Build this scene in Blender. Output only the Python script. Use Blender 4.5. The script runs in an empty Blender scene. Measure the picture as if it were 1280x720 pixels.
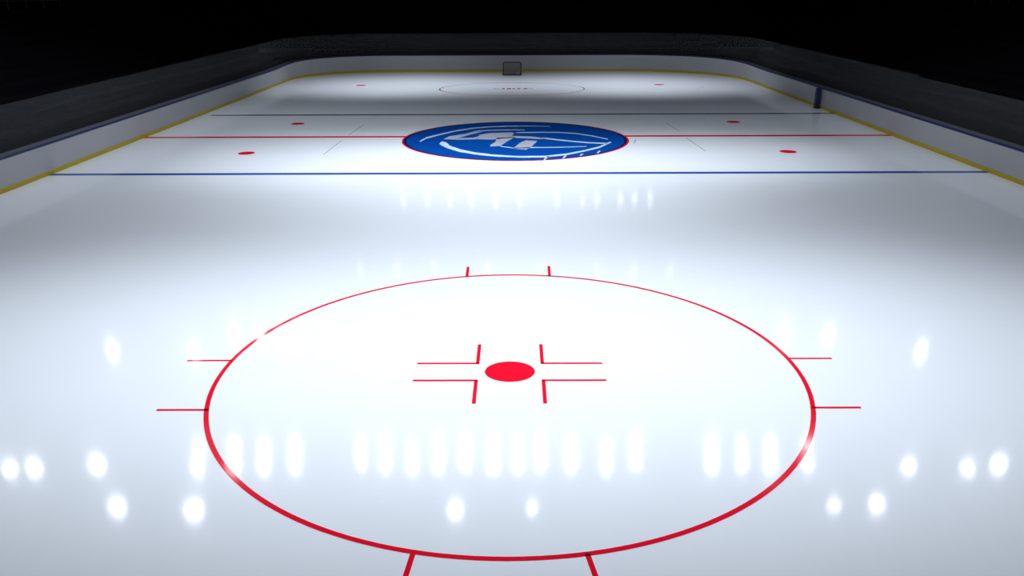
import bpy, bmesh, math, random
from mathutils import Vector, Matrix
random.seed(7)
S = bpy.context.scene
COL = S.collection
PI = math.pi

# ------------------------------------------------------------------ camera, world, exposure
CAM_H = 5.62
FPX = 1005.15
PITCH, ROLL, YAW = 0.3528, -0.0038, 0.0045
cam_d = bpy.data.cameras.new('camera')
cam = bpy.data.objects.new('camera', cam_d); COL.objects.link(cam)
fwd = Vector((-math.sin(YAW)*math.cos(PITCH), math.cos(YAW)*math.cos(PITCH), -math.sin(PITCH)))
rt0 = Vector((math.cos(YAW), math.sin(YAW), 0)); up0 = rt0.cross(fwd)
rt = rt0*math.cos(ROLL) + up0*math.sin(ROLL); up = -rt0*math.sin(ROLL) + up0*math.cos(ROLL)
m = Matrix((rt, up, -fwd)).transposed().to_4x4(); m.translation = (0, 0, CAM_H)
cam.matrix_world = m
cam_d.sensor_width = 36.0; cam_d.lens = 36.0*FPX/1280.0
cam_d.clip_start = 0.1; cam_d.clip_end = 400
S.camera = cam
S.view_settings.view_transform = 'Standard'; S.view_settings.look = 'None'
S.view_settings.gamma = 1.0; S.view_settings.use_curve_mapping = False
S.view_settings.exposure = 0.0
w = bpy.data.worlds.new('world'); S.world = w; w.use_nodes = True
w.node_tree.nodes['Background'].inputs[0].default_value = (0.01, 0.012, 0.02, 1)
w.node_tree.nodes['Background'].inputs[1].default_value = 0.05
S.cycles.use_denoising = True
S.cycles.use_light_tree = True
S.cycles.sample_clamp_indirect = 4.0
S.cycles.transparent_max_bounces = 16

COOL = (0.86, 0.905, 1.0)
LAMP_Z = 12.0
LENS_STRENGTH = 125.0
NEAR_POOL_W, MID_POOL_W, FAR_POOL_W = 900.0, 740.0, 2700.0

# ------------------------------------------------------------------ helpers
def obj(name, bm, mat, parent=None, smooth=False):
    me = bpy.data.meshes.new(name); bm.normal_update(); bm.to_mesh(me); bm.free()
    me.materials.append(mat)
    if smooth:
        for p in me.polygons: p.use_smooth = True
    o = bpy.data.objects.new(name, me); COL.objects.link(o)
    if parent: o.parent = parent
    return o
def tag(o, label=None, cat=None, group=None, kind=None):
    if label: o['label'] = label
    if cat: o['category'] = cat
    if group: o['group'] = group
    if kind: o['kind'] = kind
    return o
def thing(name, label, cat, loc=(0, 0, 0), rotz=0, group=None):
    o = bpy.data.objects.new(name, None); COL.objects.link(o)
    o.location = loc; o.rotation_euler = (0, 0, rotz); o.empty_display_size = .2
    return tag(o, label, cat, group)
def mat(name, col, rough=.5, metal=0., ior=1.45, spec=.5, noise=0., nscale=4., bump=0., coat=0.):
    mt = bpy.data.materials.new(name); mt.use_nodes = True; nt = mt.node_tree; b = nt.nodes['Principled BSDF']
    b.inputs['Base Color'].default_value = (*col, 1); b.inputs['Roughness'].default_value = rough
    b.inputs['Metallic'].default_value = metal; b.inputs['IOR'].default_value = ior
    b.inputs['Specular IOR Level'].default_value = spec; b.inputs['Coat Weight'].default_value = coat
    tc = nt.nodes.new('ShaderNodeTexCoord')
    if noise > 0:
        n = nt.nodes.new('ShaderNodeTexNoise'); n.inputs['Scale'].default_value = nscale; n.inputs['Detail'].default_value = 5
        nt.links.new(tc.outputs['Object'], n.inputs['Vector'])
        mx = nt.nodes.new('ShaderNodeMix'); mx.data_type = 'RGBA'
        mx.inputs[6].default_value = (*[c*(1-noise) for c in col], 1); mx.inputs[7].default_value = (*[min(1, c*(1+noise)) for c in col], 1)
        nt.links.new(n.outputs['Fac'], mx.inputs[0]); nt.links.new(mx.outputs[2], b.inputs['Base Color'])
    if bump > 0:
        n2 = nt.nodes.new('ShaderNodeTexNoise'); n2.inputs['Scale'].default_value = 2.2; n2.inputs['Detail'].default_value = 3
        nt.links.new(tc.outputs['Object'], n2.inputs['Vector'])
        bp = nt.nodes.new('ShaderNodeBump'); bp.inputs['Strength'].default_value = 1; bp.inputs['Distance'].default_value = bump
        nt.links.new(n2.outputs['Fac'], bp.inputs['Height']); nt.links.new(bp.outputs[0], b.inputs['Normal'])
    return mt
def emit(name, col, s):
    mt = bpy.data.materials.new(name); mt.use_nodes = True; nt = mt.node_tree; nt.nodes.clear()
    e = nt.nodes.new('ShaderNodeEmission'); o = nt.nodes.new('ShaderNodeOutputMaterial')
    e.inputs[0].default_value = (*col, 1); e.inputs[1].default_value = s; nt.links.new(e.outputs[0], o.inputs[0]); return mt
def box(bm, x0, x1, y0, y1, z0, z1):
    v = [bm.verts.new((x, y, z)) for z in (z0, z1) for x, y in ((x0, y0), (x1, y0), (x1, y1), (x0, y1))]
    for f in ((3, 2, 1, 0), (4, 5, 6, 7), (0, 1, 5, 4), (1, 2, 6, 5), (2, 3, 7, 6), (3, 0, 4, 7)): bm.faces.new([v[i] for i in f])
def tube(bm, pts, r, seg=10, closed=False):
    pts = [Vector(p) for p in pts]; n = len(pts); rings = []
    for i, p in enumerate(pts):
        a = pts[i-1] if (i > 0 or closed) else p; b = pts[(i+1) % n] if (i < n-1 or closed) else p
        d = (b-a).normalized(); u = d.cross(Vector((0, 0, 1)))
        if u.length < .05: u = d.cross(Vector((0, 1, 0)))
        u.normalize(); v = d.cross(u)
        rings.append([bm.verts.new(p + u*r*math.cos(2*PI*k/seg) + v*r*math.sin(2*PI*k/seg)) for k in range(seg)])
    for i in range(n if closed else n-1):
        A, B = rings[i], rings[(i+1) % n]
        for k in range(seg): bm.faces.new((A[k], A[(k+1) % seg], B[(k+1) % seg], B[k]))
    if not closed: bm.faces.new(rings[0][::-1]); bm.faces.new(rings[-1])
def lathe(bm, prof, seg=24):
    rings = [[bm.verts.new((r*math.cos(2*PI*k/seg), r*math.sin(2*PI*k/seg), z)) for k in range(seg)] for r, z in prof]
    for A, B in zip(rings, rings[1:]):
        for k in range(seg): bm.faces.new((A[k], A[(k+1) % seg], B[(k+1) % seg], B[k]))
    return rings
def flat(bm, pts, z):                                # a painted shape lying on the ice
    f = bm.faces.new([bm.verts.new((x, y, z)) for x, y in pts])
    if f.calc_area() > 0:
        f.normal_update()
        if f.normal.z < 0: f.normal_flip()
    bmesh.ops.triangulate(bm, faces=[f], ngon_method='EAR_CLIP')
def bar(bm, x0, y0, x1, y1, w_, z):
    a, b = Vector((x0, y0)), Vector((x1, y1)); d = (b-a).normalized(); n = Vector((-d.y, d.x))*w_/2
    flat(bm, [tuple(a-n), tuple(b-n), tuple(b+n), tuple(a+n)], z)
def ring_flat(bm, cx, cy, ro, ri, z, sy=1., seg=160):
    o = [bm.verts.new((cx+ro*math.cos(2*PI*k/seg), cy+ro*sy*math.sin(2*PI*k/seg), z)) for k in range(seg)]
    i = [bm.verts.new((cx+ri*math.cos(2*PI*k/seg), cy+(ro*sy-(ro-ri))*math.sin(2*PI*k/seg), z)) for k in range(seg)]
    for k in range(seg): bm.faces.new((i[k], o[k], o[(k+1) % seg], i[(k+1) % seg]))
def disc(bm, cx, cy, r, z, seg=64, sy=1.):
    flat(bm, [(cx+r*math.cos(2*PI*k/seg), cy+r*sy*math.sin(2*PI*k/seg)) for k in range(seg)], z)

# the outline of the rink: rounded rectangle, far corners 6.2 m and 7.6 m
XL, XR, Y0, Y1 = -15.38, 15.55, -1.6, 62.55
def outline(off=0.):
    P = []
    for cx, cy, r, a0 in ((XR-7.6, Y1-7.6, 7.6, 0), (XL+6.2, Y1-6.2, 6.2, PI/2), (XL+6.2, Y0+6.2, 6.2, PI), (XR-6.2, Y0+6.2, 6.2, 1.5*PI)):
        for k in range(19):
            a = a0 + k*PI/36; P.append((cx+(r+off)*math.cos(a), cy+(r+off)*math.sin(a)))
    # straight sides subdivided
    Q = []
    for i, p in enumerate(P):
        Q.append(p); q = P[(i+1) % len(P)]; L = math.hypot(q[0]-p[0], q[1]-p[1])
        if L > 3:
            n = 14
            for k in range(1, n): Q.append((p[0]+(q[0]-p[0])*k/n, p[1]+(q[1]-p[1])*k/n))
    return Q
def hz(y):                                            # the boards stand a little higher round the far end
    t = min(1, max(0, (y-52)/9)); return 1.0 + .2*t*t*(3-2*t)
def sweep(bm, prof):
    # prof: (outward offset, z or ('top', dz)) closed profile swept round the rink
    rows = []
    for off, z in prof:
        base = outline(0); pts = outline(off)
        rows.append([bm.verts.new((p[0], p[1], (hz(b[1])+z[1]) if isinstance(z, tuple) else z)) for p, b in zip(pts, base)])
    n = len(rows[0])
    for i in range(len(rows)):
        A, B = rows[i], rows[(i+1) % len(rows)]
        for k in range(n): bm.faces.new((A[k], B[k], B[(k+1) % n], A[(k+1) % n]))
    bmesh.ops.recalc_face_normals(bm, faces=bm.faces)

# ------------------------------------------------------------------ materials
ICE = dict(rough=.082, ior=1.31, spec=.5, bump=.0006)
M_ice = mat('ice', (.83, .885, .93), noise=.012, nscale=.6, **ICE)
M_red = mat('red_ice_paint', (.80, .006, .028), **ICE)
M_blue = mat('blue_ice_paint', (.02, .09, .38), **ICE)
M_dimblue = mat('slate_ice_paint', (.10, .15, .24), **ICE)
M_logo = mat('logo_blue_ice_paint', (.002, .07, .36), noise=.12, nscale=1.5, **ICE)
M_navy = mat('navy_ice_paint', (.003, .012, .08), **ICE)
M_white = mat('white_ice_paint', (.60, .72, .85), noise=.1, nscale=2, **ICE)
M_pale = mat('pale_grey_ice_paint', (.46, .50, .60), noise=.18, nscale=2, **ICE)
M_grey = mat('grey_scuff', (.42, .46, .52), **ICE)
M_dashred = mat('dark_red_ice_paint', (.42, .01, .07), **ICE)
M_board = mat('white_board_plastic', (.40, .405, .425), rough=.4, noise=.05, nscale=.8)
M_yellow = mat('yellow_kick_plastic', (.46, .35, .006), rough=.4, noise=.12, nscale=1.5)
M_cap = mat('blue_cap_rail', (.008, .018, .10), rough=.4)
M_ledge = mat('grey_ledge', (.08, .09, .115), rough=.6, noise=.1)
M_post = mat('navy_padding', (.01, .02, .09), rough=.5)
M_dark = mat('black_painted_steel', (.012, .014, .018), rough=.5)
M_net = mat('net_cord', (.20, .19, .175), rough=.9)
M_floor = mat('dark_rubber_floor', (.012, .012, .013), rough=.8, noise=.2)
M_wall = mat('black_wall', (.004, .004, .007), rough=.9, spec=.1)
M_stand = mat('black_stand_concrete', (.005, .005, .008), rough=.9, spec=.1, noise=.2)
M_rail = mat('dull_steel_rail', (.10, .10, .10), rough=.6)
M_lens = emit('floodlight_lens', COOL, LENS_STRENGTH)
M_lens_far = emit('weaker_floodlight_lens', COOL, LENS_STRENGTH*.24)
M_lens_dim = emit('dim_floodlight_lens', COOL, LENS_STRENGTH*.09)
M_glass = bpy.data.materials.new('clear_shield'); M_glass.use_nodes = True
nt = M_glass.node_tree; nt.nodes.clear()
o_ = nt.nodes.new('ShaderNodeOutputMaterial'); t_ = nt.nodes.new('ShaderNodeBsdfTransparent'); d_ = nt.nodes.new('ShaderNodeBsdfPrincipled')
t_.inputs[0].default_value = (.93, .95, .95, 1)
d_.inputs['Base Color'].default_value = (.30, .32, .33, 1); d_.inputs['Roughness'].default_value = .55
mx = nt.nodes.new('ShaderNodeMixShader'); n_ = nt.nodes.new('ShaderNodeTexNoise'); n_.inputs['Scale'].default_value = .12; n_.inputs['Detail'].default_value = 3
tc_ = nt.nodes.new('ShaderNodeTexCoord'); mr = nt.nodes.new('ShaderNodeMapRange')
mr.inputs['To Min'].default_value = .05; mr.inputs['To Max'].default_value = .07
nt.links.new(tc_.outputs['Object'], n_.inputs['Vector']); nt.links.new(n_.outputs['Fac'], mr.inputs['Value']); nt.links.new(mr.outputs[0], mx.inputs[0])
nt.links.new(t_.outputs[0], mx.inputs[1]); nt.links.new(d_.outputs[0], mx.inputs[2]); nt.links.new(mx.outputs[0], o_.inputs[0])

# ------------------------------------------------------------------ the hall
def struct(name, bm, m_): return tag(obj(name, bm, m_), kind='structure')
HX, HY0, HY1, HZ = 34, -14, 92, 15
bm = bmesh.new(); box(bm, -HX, HX, HY0, HY1, -.35, -.12); struct('floor', bm, M_floor)
bm = bmesh.new(); box(bm, -HX, HX, HY0, HY1, HZ, HZ+.3); struct('ceiling', bm, M_wall)
for nm, a in (('wall_left', (-HX-.3, -HX, HY0, HY1)), ('wall_right', (HX, HX+.3, HY0, HY1)), ('wall_back', (-HX-.3, HX+.3, HY1, HY1+.3)), ('wall_front', (-HX-.3, HX+.3, HY0-.3, HY0))):
    bm = bmesh.new(); box(bm, *a, -.35, HZ); struct(nm, bm, M_wall)

# ------------------------------------------------------------------ the ice and its markings
ice_root = thing('ice_sheet', 'glossy white ice sheet with red and blue markings, filling the rink', 'ice rink')
bm = bmesh.new(); P = outline(.03)
top = [bm.verts.new((x, y, 0)) for x, y in P]; bot = [bm.verts.new((x, y, -.11)) for x, y in P]
bm.faces.new(top); bm.faces.new(bot[::-1])
for k in range(len(P)): bm.faces.new((bot[k], bot[(k+1) % len(P)], top[(k+1) % len(P)], top[k]))
bmesh.ops.recalc_face_normals(bm, faces=bm.faces)
obj('ice_surface', bm, M_ice, ice_root)
Z1, Z2, Z3 = .003, .006, .009
def mark(name, m_, build, label=None, z=Z1, parent=ice_root):
    bm = bmesh.new(); build(bm, z); o = obj(name, bm, m_, parent)
    if label: o['label'] = label
    return o
LW = .058
CX, CY, CR = -.09, 11.52, 4.54
circle = mark('face_off_circle', M_red, lambda b, z: ring_flat(b, CX, CY, CR+.035, CR-.035, z), 'large red face-off circle nearest the viewer')
for x0, y0, x1, y1 in ((-1.02, 15.98, -1.03, 16.60), (.72, 15.98, .73, 16.64), (-1.10, 7.06, -1.16, 6.42), (.76, 7.06, .86, 6.42)):
    mark('hash_mark', M_red, lambda b, z: bar(b, x0, y0, x1, y1, .06, z), parent=circle)
for x0, x1, y in ((-5.35, -4.62, 11.87), (-5.16, -4.42, 10.22), (4.46, 5.15, 11.91), (4.26, 4.96, 10.26)):
    mark('hash_mark', M_red, lambda b, z: bar(b, x0, y, x1, y, .055, z), parent=circle)
mark('face_off_spot', M_red, lambda b, z: disc(b, -.09, 11.45, .395, z, sy=.92), 'solid red spot in the middle of the nearest circle')
for sx in (-1, 1):
    for sy in (-1, 1):
        def ell(b, z, sx=sx, sy=sy):
            xi = -.61 if sx < 0 else .43; xo = -1.585 if sx < 0 else 1.40
            yi = 11.745 if sy > 0 else 11.14; yo = 12.49 if sy > 0 else 10.39
            bar(b, xi-sx*.028, yi, xo, yi, LW, z); bar(b, xi, yi, xi, yo, LW, z)
        mark('corner_mark', M_red, ell)
mark('blue_line', M_blue, lambda b, z: bar(b, XL+.02, 26.22, XR-.02, 26.22, .30, z), 'blue line across the rink between the near circle and the logo')
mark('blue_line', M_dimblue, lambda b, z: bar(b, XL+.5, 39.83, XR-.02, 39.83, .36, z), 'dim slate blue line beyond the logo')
mark('centre_line', M_red, lambda b, z: bar(b, XL+.02, 33.45, XR-.02, 33.45, .36, z), 'red line across the rink, passing under the logo', z=.002)
for x, y in ((-10.04, 29.91), (10.17, 29.9), (-9.93, 37.05), (9.99, 37.2)):
    mark('face_off_spot', M_red, lambda b, z: disc(b, x, y, .31, z))
for x, y in ((-9.93, 53.1), (9.26, 53.0)):
    mark('face_off_spot', M_red, lambda b, z: disc(b, x, y, .32, z))
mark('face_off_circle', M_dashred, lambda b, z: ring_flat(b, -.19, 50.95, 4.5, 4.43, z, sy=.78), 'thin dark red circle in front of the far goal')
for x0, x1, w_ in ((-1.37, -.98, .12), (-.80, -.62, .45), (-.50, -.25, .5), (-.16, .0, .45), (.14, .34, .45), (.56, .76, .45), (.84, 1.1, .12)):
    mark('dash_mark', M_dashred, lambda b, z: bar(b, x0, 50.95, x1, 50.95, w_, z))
for x0, y0, x1, y1 in ((-7.08, 29.6, -7.02, 32.6), (-6.98, 33.9, -6.84, 36.7), (6.87, 36.9, 7.04, 34.7), (7.0, 32.9, 7.13, 30.0), (4.9, 32.7, 4.68, 31.7), (-11.9, 51.0, -11.2, 51.3), (11.2, 50.6, 11.9, 51.9)):
    mark('scuff_line', M_grey, lambda b, z: bar(b, x0, y0, x1, y1, .045, z))
LX, LY, LR = 0.01, 32.86, 4.52
logo = mark('centre_logo', M_logo, lambda b, z: disc(b, LX, LY, LR, z, seg=128), 'round blue logo with white swoosh emblem on the centre line', z=.004)
mark('logo_rim', M_navy, lambda b, z: ring_flat(b, LX, LY, LR+.01, LR-.10, z), z=.006, parent=logo)
mark('logo_edge_line', M_red, lambda b, z: ring_flat(b, LX, LY, LR+.07, LR+.0, z), z=.007, parent=logo)
EMBLEM = [
('outer_stroke', [(-3.84, -0.45), (-3.68, 0.39), (-3.21, 1.22), (-2.54, 2.22), (-1.81, 2.89), (-1.05, 3.22), (-0.27, 3.38), (0.67, 3.39), (1.56, 3.19), (1.55, 3.12), (0.67, 3.21), (-0.27, 3.15), (-1.04, 3.0), (-1.8, 2.63), (-2.52, 1.9), (-3.18, 0.88), (-3.64, 0.01), (-3.81, -0.71)]),
('upper_stroke', [(-2.11, 1.32), (-1.66, 2.06), (-1.02, 2.29), (0.0, 2.39), (0.42, 2.25), (0.42, 2.06), (0.0, 2.11), (-1.02, 2.01), (-1.65, 1.79), (-2.1, 1.19)]),
('swoosh_head', [(-2.93, -0.08), (-2.72, 0.67), (-2.17, 1.21), (-1.68, 1.72), (-1.38, 1.76), (-2.0, 0.81), (-2.33, 0.16), (-1.72, 0.27), (-1.52, 0.65), (-1.56, -0.11), (-2.23, -0.22)]),
('emblem_bar', [(-1.54, -0.11), (-1.5, 1.02), (-1.15, 1.39), (0.0, 1.62), (0.1, 1.54), (-0.09, 1.17), (-0.13, 0.67), (0.62, 0.52), (1.14, 0.18), (1.27, -0.14), (0.98, -0.11), (0.54, 0.04), (-0.13, 0.21), (-0.32, 0.2), (-0.96, -0.2)]),
('emblem_stem', [(-0.75, 0.25), (0.02, 0.45), (-0.31, -0.58), (-0.58, -1.64), (-0.98, -1.77), (-0.98, -1.35), (-0.8, -0.77)]),
('emblem_stem', [(0.17, -1.0), (0.42, -0.38), (0.89, -0.56), (0.61, -1.9), (0.4, -2.46), (-0.12, -2.21), (0.02, -1.69)]),
('upper_line', [(-0.13, 1.6), (1.03, 1.67), (1.8, 1.63), (2.55, 1.34), (3.15, 0.76), (3.76, -0.09), (3.74, -0.28), (3.14, 0.55), (2.54, 1.13), (1.79, 1.43), (1.02, 1.46), (-0.13, 1.39)]),
('middle_line', [(1.1, 0.29), (1.71, -0.16), (2.42, -0.59), (2.94, -0.87), (3.6, -1.02), (3.58, -1.29), (2.91, -1.14), (2.4, -0.86), (1.7, -0.44), (1.09, -0.0)]),
('base_line', [(-0.58, -1.65), (-0.01, -2.05), (0.58, -1.92), (1.63, -1.88), (2.76, -1.74), (2.75, -1.85), (1.62, -2.05), (0.58, -2.1), (-0.01, -2.22), (-0.57, -1.82)]),
('lower_stroke', [(-3.01, -1.09), (-2.95, -0.57), (-2.75, -0.78), (-2.55, -1.55), (-2.1, -2.3), (-1.54, -2.92), (-0.87, -3.36), (0.0, -3.69), (1.04, -3.67), (1.9, -3.23), (2.62, -2.53), (3.24, -1.8), (3.76, -0.77), (3.83, -0.9), (3.21, -2.15), (2.6, -2.84), (1.88, -3.54), (1.03, -3.98), (0.21, -4.0), (0.0, -3.95), (-0.86, -3.74), (-1.51, -3.37), (-2.06, -2.89), (-2.57, -2.17), (-2.9, -1.45)]),
('rim_tick', [(1.0, -4.39), (1.15, -3.72), (1.22, -3.72), (1.07, -4.4)]),
('rim_tick', [(1.68, -4.11), (1.81, -3.61), (1.88, -3.61), (1.75, -4.11)]),
('rim_tick', [(2.33, -3.66), (2.45, -3.27), (2.52, -3.27), (2.4, -3.66)]),
('rim_tick', [(3.0, -3.18), (3.15, -2.69), (3.22, -2.69), (3.07, -3.18)]),
]
for nm, pts in EMBLEM:
    mark(nm, M_pale if nm in ('emblem_bar', 'emblem_stem', 'swoosh_head', 'upper_stroke') else M_white, lambda b, z: flat(b, [(LX+x, 32.85+y) for x, y in pts], z), z=.009, parent=logo)

# ------------------------------------------------------------------ boards and glass
boards = thing('dasher_boards', 'low white boards with yellow kick strip and blue cap around the ice', 'rink boards')
bm = bmesh.new(); sweep(bm, [(.0, .12), (.0, ('top', -.05)), (.14, ('top', -.05)), (.14, -.12), (.04, -.12), (.04, .12)]); obj('board_face', bm, M_board, boards)
bm = bmesh.new(); sweep(bm, [(-.02, .004), (-.02, .125), (-.008, .14), (.035, .14), (.035, .004)]); obj('kick_strip', bm, M_yellow, boards)['label'] = 'yellow kick strip along the foot'
bm = bmesh.new(); sweep(bm, [(-.015, ('top', -.03)), (-.015, ('top', .0)), (-.005, ('top', .012)), (.06, ('top', .012)), (.06, ('top', -.045)), (-.001, ('top', -.045)), (-.001, ('top', -.03))]); obj('cap_rail', bm, M_cap, boards)['label'] = 'dark blue cap rail'
bm = bmesh.new(); sweep(bm, [(.062, ('top', -.045)), (.062, ('top', .0)), (.46, ('top', .0)), (.46, ('top', -.045))]); obj('ledge', bm, M_ledge, boards)['label'] = 'grey ledge behind the cap rail'
post = thing('padded_post', 'short navy post against the right boards, beside the far blue line', 'post', (XR-.17, 41.7, 0))
bm = bmesh.new(); box(bm, -.11, .09, -.16, .16, .05, 1.02); bmesh.ops.bevel(bm, geom=bm.edges[:], offset=.03, segments=2, affect='EDGES'); obj('padding', bm, M_post, post)
bm = bmesh.new(); box(bm, -.12, .10, -.18, .18, .005, .06); obj('base_plate', bm, M_dark, post)

glass = thing('rink_glass', 'dim clear panels standing on the boards around the rink', 'protective glass')
GP = outline(.50); n = len(GP)
def gtop(y, right):
    t = min(1, max(0, (y-22)/38)); h = 2.36 + .36*t
    if right and y < 32.4: h -= .07
    return h
# walk the outline and cut it into panels about 2.4 m long, leaving the near end open
loop = []; 
for i in range(n):
    a, b = Vector(GP[i]), Vector(GP[(i+1) % n]); L = (b-a).length; k = max(1, int(L/.4))
    for j in range(k): loop.append(a.lerp(b, j/k))
acc = 0; run = [loop[0]]; panels = []
for i in range(1, len(loop)+1):
    p = loop[i % len(loop)]; acc += (p-run[-1]).length; run.append(p)
    if acc >= 2.35: panels.append(run); run = [p]; acc = 0
if acc > .3: panels.append(run)
for r in panels:
    c_ = r[len(r)//2]
    if c_.y < 3: continue
    bm = bmesh.new(); vs = []
    c0 = Vector((0, 30))
    for p in r:
        d = (p-Vector((0, min(max(p.y, 8), 52)))).normalized()
        q = p + d*.012
        zb = hz(p.y)+.003; zt = gtop(c_.y if abs(c_.y-32.4) < 2 else p.y, p.x > 0)
        vs.append([bm.verts.new((p.x, p.y, zb)), bm.verts.new((p.x, p.y, zt)), bm.verts.new((q.x, q.y, zt)), bm.verts.new((q.x, q.y, zb))])
    for A, B in zip(vs, vs[1:]):
        for k in range(4): bm.faces.new((A[k], B[k], B[(k+1) % 4], A[(k+1) % 4]))
    bm.faces.new(vs[0]); bm.faces.new(vs[-1][::-1]); bmesh.ops.recalc_face_normals(bm, faces=bm.faces)
    obj('glass_panel', bm, M_glass, glass)
# continuous channel that the panels stand in
bm = bmesh.new(); sweep(bm, [(.463, ('top', -.06)), (.463, ('top', -.0)), (.53, ('top', -.0)), (.53, ('top', -.06))]); obj('channel', bm, M_dark, glass)

# ------------------------------------------------------------------ far goal
goal = thing('hockey_goal', 'small goal with dark frame and grey net before the far boards', 'goal', (-.2, 59.3, 0))
GW, GH, GD = .63, .92, .55
bm = bmesh.new(); tube(bm, [(-GW, 0, .02), (-GW, 0, GH-.05), (-GW+.05, 0, GH), (GW-.05, 0, GH), (GW, 0, GH-.05), (GW, 0, .02)], .042); obj('goal_frame', bm, M_dark, goal, True)
bm = bmesh.new(); tube(bm, [(-GW, 0, .045), (-GW+.05, GD*.8, .045), (-GW+.25, GD, .045), (GW-.25, GD, .045), (GW-.05, GD*.8, .045), (GW, 0, .045)], .03); obj('base_bar', bm, M_dark, goal, True)
bm = bmesh.new(); tube(bm, [(-GW+.04, 0, .045), (GW-.04, 0, .045)], .035); obj('front_bar', bm, M_dark, goal, True)
bm = bmesh.new(); tube(bm, [(0, GD, .045), (0, GD*.8, .5), (0, GD*.45, GH-.03), (0, 0.02, GH)], .006); obj('centre_support', bm, M_dark, goal, True)
bm = bmesh.new(); nx, nz = 30, 24; g = []
for j in range(nz+1):
    v = j/nz; row = []
    for i in range(nx+1):
        u = i/nx*2-1; dep = (GD*(1-v)**.5*.75+.25*GD*(1 if v < .97 else 0))*(1-abs(u)**5)
        row.append(bm.verts.new((u*(GW-.03), dep+.01, .05+v*(GH-.08))))
    g.append(row)
for j in range(nz):
    for i in range(nx): bm.faces.new((g[j][i], g[j][i+1], g[j+1][i+1], g[j+1][i]))
net = obj('netting', bm, M_net, goal)
md = net.modifiers.new('w', 'WIREFRAME'); md.thickness = .026; md.use_replace = True

# ------------------------------------------------------------------ dark stands
def stand(name, label, pts_fn, rows, start_gap):
    root = thing(name, label, 'stands')
    for k in range(rows):
        bm = bmesh.new(); pts_fn(bm, k); obj('seating_step', bm, M_stand, root)
    return root
left = stand('grandstand', 'black seating stand in the dark left of the rink', lambda b, k: box(b, -19.2-k*1.1-1.1, -19.2-k*1.1, 4, 70, -.12, .5+.42*k), 11, 0)
right = stand('grandstand', 'black seating stand in the dark right of the rink', lambda b, k: box(b, 19.4+k*1.1, 19.4+k*1.1+1.1, 4, 70, -.12, .5+.42*k), 11, 0)
back = stand('grandstand', 'black seating stand in the dark behind the far goal', lambda b, k: box(b, -18, 18, 72+k*1.1, 73.1+k*1.1, -.12, .5+.42*k), 11, 0)
for root, x in ((left, -31.0), (right, 31.2)):
    bm = bmesh.new(); z = .5+.42*10
    tube(bm, [(x, 30, z+.95), (x, 58, z+.95)], .035, 8); tube(bm, [(x, 30, z+.5), (x, 58, z+.5)], .02, 8)
    for k in range(15): tube(bm, [(x, 30+2*k, z), (x, 30+2*k, z+.95)], .025, 8)
    obj('handrail', bm, M_rail, root, False)

# ------------------------------------------------------------------ lighting trusses and floodlights
def truss(y, x0, x1, label):
    t = thing('lighting_truss', label, 'truss', (0, y, 0))
    bm = bmesh.new(); z0, z1, d = 13.0, 13.5, .25
    for yy, zz in ((-d, z0), (d, z0), (-d, z1), (d, z1)): tube(bm, [(x0, yy, zz), (x1, yy, zz)], .035, 6)
    obj('chord', bm, M_dark, t)
    bm = bmesh.new(); nb = int((x1-x0)/.8)
    for k in range(nb):
        a = x0+(x1-x0)*k/nb; b = x0+(x1-x0)*(k+1)/nb
        for yy in (-d, d): tube(bm, [(a, yy, z0 if k % 2 else z1), (b, yy, z1 if k % 2 else z0)], .018, 5)
        tube(bm, [(a, -d, z0), (b, d, z0)], .015, 5)
    obj('lattice', bm, M_dark, t)
    for xx in (x0+1, 0, x1-1):
        bm = bmesh.new(); tube(bm, [(xx, 0, z1), (xx, 0, HZ)], .012, 5); obj('hanging_cable', bm, M_dark, t)
def proto_lamp():
    t = thing('floodlight', 'lamp', 'lamp')
    bm = bmesh.new(); lathe(bm, [(0.02, .34), (.10, .34), (.13, .28), (.15, .16), (.205, .03), (.22, .0), (.205, 0), (.195, .03)]); obj('housing', bm, M_dark, t, True)
    bm = bmesh.new(); r = lathe(bm, [(.197, .012), (.12, -.004), (.01, -.012)]); bm.faces.new(r[-1][::-1]); bmesh.ops.recalc_face_normals(bm, faces=bm.faces); obj('lens', bm, M_lens, t, True)
    bm = bmesh.new(); tube(bm, [(-.24, 0, .14), (-.24, 0, .55), (.24, 0, .55), (.24, 0, .14)], .018, 6); tube(bm, [(0, 0, .55), (0, 0, .95)], .02, 6); obj('yoke', bm, M_dark, t)
    return t
LAMP = proto_lamp(); used = [False]
def lamp(x, y, label, group, watts=0, aim=None, cone=80, scale=1., weak=False):
    if not used[0]: r = LAMP; used[0] = True
    else:
        r = LAMP.copy(); COL.objects.link(r)
        for ch in list(LAMP.children):
            if ch.type != 'MESH': continue
            c_ = ch.copy(); COL.objects.link(c_); c_.parent = r
            if weak and ch.name.startswith('lens'):
                c_.data = c_.data.copy(); c_.data.materials[0] = M_lens_dim if weak == 'dim' else M_lens_far
    r.location = (x, y, LAMP_Z); r.scale = (scale, scale, 1); r['label'] = label; r['group'] = group
    if watts:
        ld = bpy.data.lights.new('beam', 'SPOT'); ld.energy = watts; ld.color = COOL; ld.spot_size = math.radians(cone); ld.spot_blend = 1.0; ld.shadow_soft_size = .25
        lo = bpy.data.objects.new('beam', ld); COL.objects.link(lo); lo.parent = r; lo.location = (0, 0, -.32)
        d = Vector(aim) - Vector((x, y, LAMP_Z-.3)); lo.rotation_euler = d.to_track_quat('-Z', 'Y').to_euler()
    return r
truss(12.5, -16, 16, 'lighting truss above the nearest circle')
truss(24.7, -16, 15, 'lighting truss just before the blue line')
truss(27.6, -21, 21, 'long lighting truss above the blue line')
truss(29.0, -14, 14, 'added truss for the extra floodlights behind the blue line row')  # added to carry the extra row of reflection lamps
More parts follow.
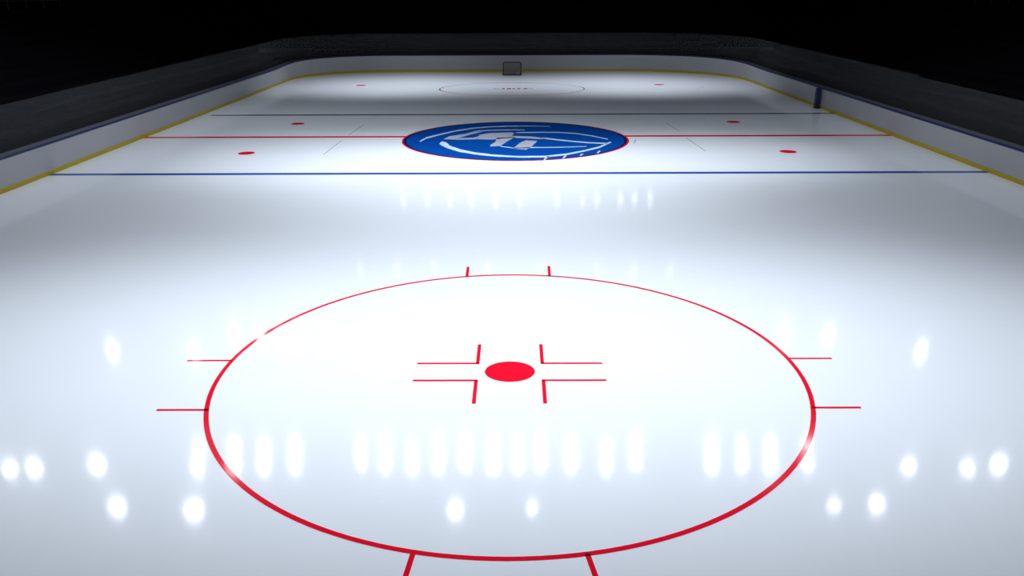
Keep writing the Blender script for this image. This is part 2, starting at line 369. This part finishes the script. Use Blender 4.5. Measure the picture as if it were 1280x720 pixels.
truss(38.3, -22.5, 22.5, 'lighting truss beyond the centre line')
truss(40.3, -17, 18, 'lighting truss above the far blue line')
truss(51.5, -11, 11, 'lighting truss above the far circle')
truss(71, -12, 14, 'lighting truss beyond the far boards')
for x, f in ((-14.5, .6), (-11.5, .6), (-8.5, .7), (-6, 1.), (-3.6, 1.5), (-1.2, 1.7), (1.2, 1.7), (3.6, 1.5), (6, 1.), (8.5, .7), (11.5, .5), (14.5, .45)):
    lamp(x, 12.5, 'round floodlight aimed at the nearest circle', 'floodlights above the nearest circle', NEAR_POOL_W*f, (x*.8, 13.4 if abs(x) < 8 else 11.8, 0), 96 if abs(x) < 8 else 68)
for x, y, s in ((-6.2, 28.1, .8), (-5.2, 28.0, 1), (-4.1, 27.8, .9), (-3.1, 28.0, 1), (-2.0, 28.1, 1), (-.9, 27.9, 1), (.1, 28.0, 1), (1.0, 28.0, .9), (2.2, 28.0, 1), (3.6, 27.8, .9), (4.8, 28.1, .9), (7.8, 27.9, 1), (9.0, 27.9, .8), (10.1, 27.8, 1), (11.6, 27.9, .8), (15.5, 27.7, .9), (17.8, 27.6, .9), (19.1, 27.8, 1), (-20.0, 27.6, 1), (-19.1, 27.7, 1), (-16.7, 27.9, 1.1), (-12.6, 27.7, 1), (-11.2, 27.8, 1), (-10.0, 27.8, 1), (-8.8, 27.9, 1)):
    lamp(x, y-.3, 'round floodlight in the long row over the blue line', 'floodlights over the blue line', (MID_POOL_W if abs(x) < 9 else MID_POOL_W*.75) if abs(x) < 12 else 0, (x*.8, y-.8 if abs(x) < 7 else y+1.6, 0), 84 if abs(x) < 7 else 64, s)
    if abs(x) < 13: lamp(x*1.038, y+1.1, 'added round floodlight that lengthens the ice reflections of the blue line row', 'added floodlights behind the blue line row', scale=s*.9)  # extra lamps, added to stretch the row's reflections on the ice
for x, y, s in ((-2.2, 24.6, 1.1), (.6, 24.7, .7), (13.2, 24.9, 1), (11.6, 24.8, .7), (-14.6, 24.8, 1.1), (-11.7, 24.6, 1.3)):
    lamp(x, y, 'round floodlight in the sparse row before the blue line', 'floodlights before the blue line', 0, scale=s)
for x, y in ((21.1, 38.2), (17.0, 40.2), (14.7, 40.5), (-16.8, 38.3), (-21.2, 38.5), (-15.4, 40.5), (-13.9, 40.2), (-12.7, 40.1), (-11.9, 40.3), (-10.4, 40.2), (-7.2, 40.5)):
    lamp(x, y, 'round floodlight over the far blue line', 'floodlights over the far blue line')
for x, f in ((-10.5, .9), (-8, 1), (-5.5, .9), (-1.8, .3), (1.8, .3), (5.5, .9), (8, 1), (10.5, .9)):
    lamp(x, 51.5, 'round floodlight aimed at the far circle', 'floodlights above the far circle', FAR_POOL_W*f, (x*.95, 53.2, 0), 84, weak='dim')
for x in (-10.1, -7.9, -5.9, -4.0, -1.8, .4, 3.8, 6.1, 7.4, 9.5, 10.8, 12.2):
    lamp(x, 71, 'round floodlight beyond the far boards', 'floodlights beyond the far boards', weak=True)
